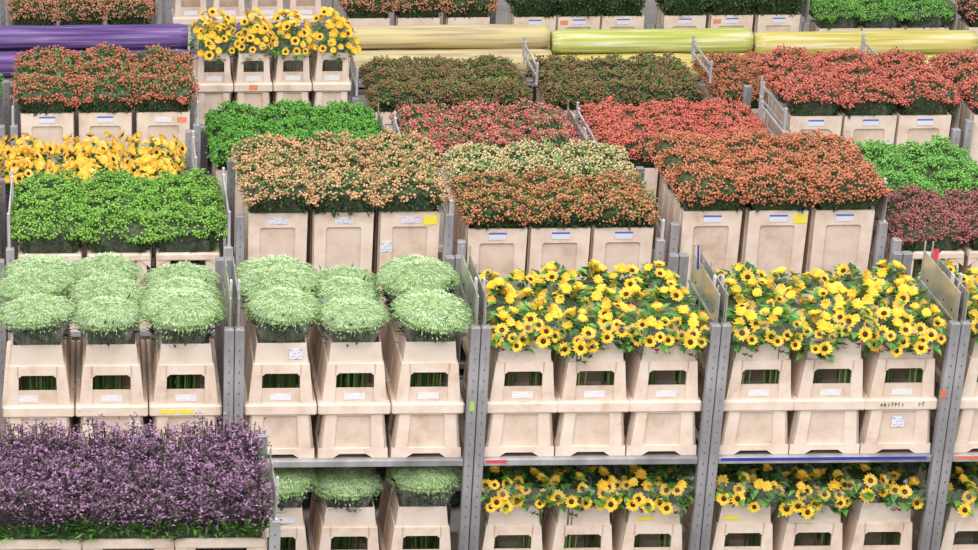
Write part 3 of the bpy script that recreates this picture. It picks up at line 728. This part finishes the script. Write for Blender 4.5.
fill_berries('cream berry bunch', 'hypericum_bouquet', 1.712, 2.705, YB, 1.01, .50, 2, 'behind the orange berries', 'cream', 'berry', .11, first=2)
trolley('grey trolley of red-orange berries in tall cream buckets', 2.735, 3.775, YB+.05, .80, [1.07, .3], 1.52, None, None, ('plate', 1.52, 1.68, .3))
fill_berries('dense red-orange berry bunch', 'hypericum_bouquet', 2.735, 3.775, YB+.05, 1.07, .50, 3, 'behind the blue-striped sunflower trolley', 'vermilion', 'tight', .165,
             tags=lambda r, c: [('top', 'blue', .0)]+([('top', 'yellow', .105)] if c == 1 else []), front_over=.015, over=1.08)
trolley('grey trolley of dark red berries with green leaves behind', 3.79, 4.86, YB, 1.30, [.985, .3], 1.45, None, None, None)
fill_berries('dark red berry bunch', 'hypericum_bouquet', 3.79, 4.86, YB, .985, .39, 2, 'right of the red-orange berries', 'darkred', 'tight', .15, cols=[0, 1], bk='handle', wrap=1,
             tags=lambda r, c: [('body', 'yellow', .03)])
fill_berries('bright green leafy bunch', 'green_leaf_bouquet', 3.79, 4.86, YB, .985, .39, 3, 'behind the dark red berries', 'herb', 'tight', .165, first=2, cols=[0, 1])

# third row
YC = 2.9
trolley('grey trolley of red and green flowers under the purple bundles', -.47, .560, 3.05, .78, [1.06, .3], 1.5, None, ('rail', 1.5, 1.6, .4), ('rail', 1.5, 1.62, .3))
fill_berries('red flecked green bunch', 'hypericum_bouquet', -.47, .560, 3.05, 1.06, .50, 3, 'behind the yellow flowers', 'redgreen', 'sparse', .155, wrap=1,
             tags=lambda r, c: [('top', 'blue', .0)] if c < 2 else [('top', 'plain', .0), ('top', 'orange', .10)], over=1.12)
trolley('grey trolley of bright green foliage before the small sunflower buckets', .585, 1.575, YC, .80, [.78, .3], 1.25, None, None, ('plate', 1.31, 1.45, .5))
fill_berries('vivid lime green bunch', 'green_bud_bouquet', .585, 1.575, YC, .78, .50, 3, 'behind the peach berries', 'lime', 'tight', .15)
trolley('grey trolley of crimson berries flecked with green', 1.62, 2.640, YC-.03, .80, [.78, .3], 1.25, None, ('rail', 1.32, 1.44, .4), ('plate', 1.27, 1.43, .62))
fill_berries('crimson and green berry bunch', 'hypericum_bouquet', 1.62, 2.640, YC-.03, .78, .50, 3, 'behind the cream berries', 'crimson', 'berry', .15)
trolley('grey trolley of plain bright red berries', 2.665, 3.690, YC-.03, .80, [.78, .3], 1.25, None, ('rail', 1.29, 1.42, .6), ('rail', 1.36, 1.48, .5))
fill_berries('bright red berry bunch', 'hypericum_bouquet', 2.665, 3.690, YC-.03, .78, .50, 3, 'behind the red-orange berries', 'red', 'tight', .15)
trolley('grey trolley of coral red berries in tall cream buckets', 3.72, 4.700, 3.15, .80, [.97, .3], 1.40, None, ('rail', 1.40, 1.52, .45), ('plate', 1.40, 1.54, .4))
fill_berries('coral red berry bunch', 'hypericum_bouquet', 3.72, 4.700, 3.15, .97, .50, 3, 'behind the bright green leaves', 'coral', 'tight', .165, wrap=1,
             tags=lambda r, c: [('top', 'blue', .0)]+([('body', 'square', .11)] if c == 1 else []), over=1.08)
trolley('grey trolley of coral berries, cut off by the photo\'s right edge', 4.72, 5.70, 3.15, .80, [.97, .3], 1.45)
fill_berries('coral red berry bunch', 'hypericum_bouquet', 4.72, 5.70, 3.15, .97, .50, 3, 'on the cut-off trolley', 'coral', 'tight', .15, cols=[0], wrap=1, over=1.08)

# fourth row
YD = 4.38
trolley('grey trolley of four small sunflower buckets before the purple bundles', .535, 1.56, YD, .60, [1.03, .3], 1.20, None, None, ('rail', 1.24, 1.38, .3))
xs, p = slots(.535, 1.56, 4)
DF = [sun_foliage(90+i, .29, .24, .18, 80, stem=.32) for i in range(3)]
for r in range(2):
    for c in range(4):
        place = '%s row %s, on the four-bucket trolley' % (ORD[r], cname(c, 4))
        bucket('open', (xs[c], YD+.125+r*.235, 1.03), 'narrow cream bucket with window, '+place, 'narrow sunflower buckets', [('panel', 'plain', 0)]+([('rim', 'orange', 0)] if c == 1 else []) if r == 0 else (), sx=.74)
        t = thing('sunflower_bouquet', 'small sunflower bunch, '+place, 'flowers', (xs[c]+R.uniform(-.01, .01), YD+.125+r*.235-(.02 if r == 0 else 0), 1.06), 'sunflowers in narrow buckets')
        sun_bunch(t, .35, R.randrange(10**6), .32, .27, .22, 26, 'one', front=(r == 0), meshes=BLOOM1[:2]+CUP, fol=DF[c % 3], wrap=R.choice(wrap_for(.15, .15, .26, .25, .14, 'wrap')))
for i, (a, b, lab, wd, ky, st, wh) in enumerate([
    (1.60, 2.625, 'grey trolley of brown berries behind the crimson berries', 'brown berry bunch', 'brown', 'berry', 'behind the crimson berries'),
    (2.645, 3.655, 'grey trolley of brown berries behind the bright red berries', 'brown berry bunch', 'brown', 'berry', 'behind the bright red berries'),
    (3.675, 4.69, 'grey trolley of orange berries behind the coral berries', 'orange red berry bunch', 'vermilion', 'tight', 'behind the coral berries')]):
    trolley(lab, a, b, YD, .80, [.60, .3], 1.10, None, None, ('rail', 1.30, 1.40, .42))
    fill_berries(wd, 'hypericum_bouquet', a, b, YD, .60, .50, 3, wh, ky, st, .135)

# aisle with a train of low carts, streaked bundles standing for motion-blurred loads
def motion_streak(name, cols):
    return noisy(name, cols, 3.2, .85, 0, (.5, 16, 16), 5, .2, 'Object', .36, .64)
M['purple_streak'] = motion_streak('purple_streak', [(84, 62, 116), (104, 80, 138), (122, 98, 152), (150, 130, 172)])
M['yellow_streak'] = motion_streak('yellow_streak', [(180, 178, 96), (206, 190, 108), (214, 200, 128), (230, 226, 190)])
M['green_streak'] = motion_streak('green_streak', [(168, 180, 92), (188, 194, 104), (204, 206, 132), (230, 232, 204)])
M['tan_streak'] = motion_streak('tan_streak', [(176, 158, 130), (206, 190, 150), (220, 204, 140)])
def bundle(x0, x1, y, z, r, m, label, group, seed):
    mb = MB(); k = 14; seg = 22; vs = []
    for j in range(seg+1):
        t = j/seg; x = x0+(x1-x0)*t; e = min(t, 1-t)
        rad = r*(.90+.10*min(1, e/.04))
        for i in range(k):
            a = 2*PI*i/k; n = 1+.10*noise.noise((x*1.6, math.cos(a)*1.5+seed, math.sin(a)*1.5))+.05*noise.noise((x*5, math.cos(a)*4, math.sin(a)*4+seed))
            vs.append((x-x0, math.cos(a)*rad*n, math.sin(a)*rad*n))
    fs = [(j*k+i, (j+1)*k+i, (j+1)*k+(i+1) % k, j*k+(i+1) % k) for j in range(seg) for i in range(k)]
    fs += [tuple(range(k)), tuple(range(seg*k+k-1, seg*k-1, -1))]
    mb.add(vs, fs); o = bpy.data.objects.new('streaked_flower_bundle', mb.mesh('bundle', m, True)); C.objects.link(o)
    o.location = (x0, y, z); o['label'] = label; o['category'] = 'wrapped flowers'; o['group'] = group
def cart(x0, x1, y0, zt, label):
    t = thing('towed_cart', label, 'cart', (x0, y0, 0), 'carts in the aisle'); W = x1-x0
    mb = MB(); mb.box(0, W, 0, .42, zt-.04, zt, 0, .004); part('deck', mb.mesh('deck', M['steel']), t)
    mb = MB(); mb.box(0, .03, 0, .03, .1, zt-.04, 0, .002); pm = mb.mesh('post', M['steel'])
    for px in (.02, W-.05):
        for py in (.02, .37): part('leg', pm, t, (px, py, 0))
    mb = MB(); mb.box(0, W, 0, .42, .10, .13, 0, .003); part('base', mb.mesh('base', M['steel']), t)
    mb = MB(); mb.tube((-.014, 0, .05), (.014, 0, .05), .05, .05, 12); cm = mb.mesh('wheel', M['rubber'])
    for px in (.08, W-.08):
        for py in (.06, .36): part('wheel', cm, t, (px, py, 0))
YE = 5.58; ZT = .930
for i, (a, b, ms, word) in enumerate([(-.75, .60, ['purple_streak']*3, 'purple'), (.604, 1.60, ['purple_streak']*3, 'purple'), (1.62, 2.94, ['yellow_streak', 'tan_streak', 'tan_streak'], 'tan and yellow'),
                                      (2.944, 4.26, ['green_streak', 'yellow_streak', 'green_streak'], 'green and yellow'), (4.264, 5.72, ['yellow_streak', 'green_streak', 'yellow_streak'], 'yellow')]):
    wh = ['at the left edge', 'behind the small sunflowers', 'behind the left brown berries', 'behind the right brown berries', 'behind the coral berries'][i]
    zt = ZT-(0, 0, .02, .06, .085)[i]
    cart(a, b, YE, zt, 'low grey cart of %s streaked bundles, %s' % (word, wh))
    for j, (yy, zz, rr_) in enumerate(((.10, .100, .084), (.30, .100, .084), (.20, .243, .080))):
        bundle(a+.004+.004*j, b-.004-.003*j, YE+yy, zt+zz-.008, rr_, M[ms[(2*j+1) % 3]], '%s motion-streaked flower bundle, %s, %s' % (ms[(2*j+1) % 3].split('_')[0], ('front one', 'rear one', 'topmost one')[j], 'on the cart '+wh), 'streaked bundles on the carts', i*7+j)

# far row beyond the aisle
YF = 6.35
far = [(-.62, .42, 'far trolley of red and cream berries above the purple bundles', 'red and cream berry bunch', 'pinkcream', 'berry', 'on the far left trolley', .56, .50, .16, 'tall'),
       (.46, 1.58, 'far trolley of empty-looking cream buckets behind the small sunflowers', None, None, None, 'behind the small sunflowers', .86, .39, .1, 'open'),
       (1.62, 2.72, 'far trolley of pink and cream berries right of the small sunflowers', 'pink and cream berry bunch', 'pinkcream', 'berry', 'right of the small sunflowers', .60, .50, .17, 'tall'),
       (2.76, 3.74, 'far trolley of dark green leaves with colourful bucket stickers', 'dark green leafy bunch', 'darkgreen', 'leafy', 'on far trolley with stickered buckets', .60, .50, .22, 'tall'),
       (3.76, 4.80, 'far trolley of dark olive stems in plain cream buckets', 'dark olive leafy bunch', 'darkgreen', 'leafy', 'on far trolley of olive stems', .60, .50, .22, 'tall'),
       (4.82, 5.80, 'far trolley of fresh green herbs at the upper right', 'fresh green herb bunch', 'herb', 'tight', 'on the far herb trolley', .50, .50, .16, 'tall'),
       (5.83, 6.83, 'far trolley of red berries in the top right corner', 'far red berry bunch', 'crimson', 'berry', 'in the top right corner', .50, .50, .2, 'tall')]
for i, (a, b, lab, wd, ky, st, wh, dk, rh, h, bk) in enumerate(far):
    trolley(lab, a, b, YF, .72, [dk, .25], dk+.45, None, None, ('plate', dk+.48, dk+.66, .4) if i in (4, 5, 0) else None)
    if wd is None:
        xs, p = slots(a, b, 4)
        for c in range(4):
            bucket('open', (xs[c], YF+.125, dk), 'narrow cream bucket with window, %s, %s' % (cname(c, 4), wh), 'far narrow buckets', [('panel', 'plain', 0)], sx=.80)
        continue
    fill_berries(wd, 'herb_bouquet' if ky == 'herb' else ('leafy_bouquet' if st == 'leafy' else 'hypericum_bouquet'), a, b, YF, dk, rh, 2, wh, ky, st, h, cols=[0] if i == 6 else None, bk=bk,
                 tags=(lambda r, c: [('top', 'blue', 0)]+([('top', 'orange', -.10)] if c == 1 else [])) if i in (3, 4) else None, nbuck=1, wrap=1 if i == 5 else False, wrapm='wrap')

# neighbours cut off by the left edge of the photo
trolley('grey trolley left of the green and yellow one, cut off by the photo', -1.50, -.465, YB, .76, [1.02, .3], 1.52, None, None, None)
fill_berries('orange red berry bunch', 'hypericum_bouquet', -1.50, -.465, YB, 1.02, .50, 3, 'left of the bright green buds', 'vermilion', 'tight', .12, cols=[2])
trolley('grey trolley left of the red and green one, cut off by the photo', -1.53, -.495, 3.05, .80, [1.06, .3], 1.5, None, None, None)
fill_berries('bright green leafy bunch', 'green_leaf_bouquet', -1.53, -.495, 3.05, 1.06, .50, 2, 'left of the red flecked bunches', 'herb', 'leafy', .12, cols=[2])
trolley('far trolley of cream buckets in the top left corner', -1.64, -.64, YF, .72, [.72, .25], 1.15, None, None, None)
xs, p = slots(-1.64, -.64, 3)
bucket('open', (xs[2], YF+.125, .76), 'cream bucket with window, in the top left corner', None, [('panel', 'plain', 0)])
mb = MB(); mb.box(-14, 20, 25.8, 26, 0, 9); bw = bpy.data.objects.new('wall_back', mb.mesh('wall_back', M['wall'])); C.objects.link(bw); bw['kind'] = 'structure'

# ------------------------------------------------------------------ light
w = bpy.data.worlds.new('fill_light'); bpy.context.scene.world = w; w.use_nodes = True
bg = w.node_tree.nodes['Background']; bg.inputs[0].default_value = (1.0, .985, .97, 1); bg.inputs[1].default_value = .80
def area(name, loc, target, sx, sy, power, col=(1, .98, .96)):
    l = bpy.data.lights.new(name, 'AREA'); l.shape = 'RECTANGLE'; l.size = sx; l.size_y = sy; l.energy = power; l.color = col
    o = bpy.data.objects.new(name, l); C.objects.link(o); o.location = loc
    o.rotation_euler = (Vector(target)-Vector(loc)).to_track_quat('-Z', 'Y').to_euler(); return o
area('roof_light', (2, -2.5, 9.5), (2, 1.5, 1), 12, 8, 1200)
area('fill_light', (-3, -8, 8), (2, 1, 1), 8, 5, 480)  # unseen fill added from the camera side to brighten the front faces

# ------------------------------------------------------------------ camera
F = 2400.0; PX, PY = 100.0, 275.0; pit = math.radians(22.5); rol = math.radians(.5)
fw = Vector((0, math.cos(pit), -math.sin(pit))); rt = Vector((1, 0, 0)); up = rt.cross(fw)
r2 = rt*math.cos(rol)-up*math.sin(rol); u2 = up*math.cos(rol)+rt*math.sin(rol)
cam = bpy.data.cameras.new('camera'); co = bpy.data.objects.new('camera', cam); C.objects.link(co)
cam.sensor_fit = 'HORIZONTAL'; cam.sensor_width = 36; cam.lens = F/978*36; cam.shift_x = (489-PX)/978; cam.shift_y = (PY-275)/978
mw = Matrix((r2, u2, -fw)).transposed().to_4x4(); mw.translation = (.00699, -9.20951, 5.70148); co.matrix_world = mw
cam.clip_end = 200
sc = bpy.context.scene; sc.camera = co
sc.view_settings.view_transform = 'Standard'; sc.view_settings.look = 'None'; sc.view_settings.exposure = 0; sc.view_settings.gamma = 1
sc.cycles.transparent_max_bounces = 24; sc.cycles.max_bounces = 8
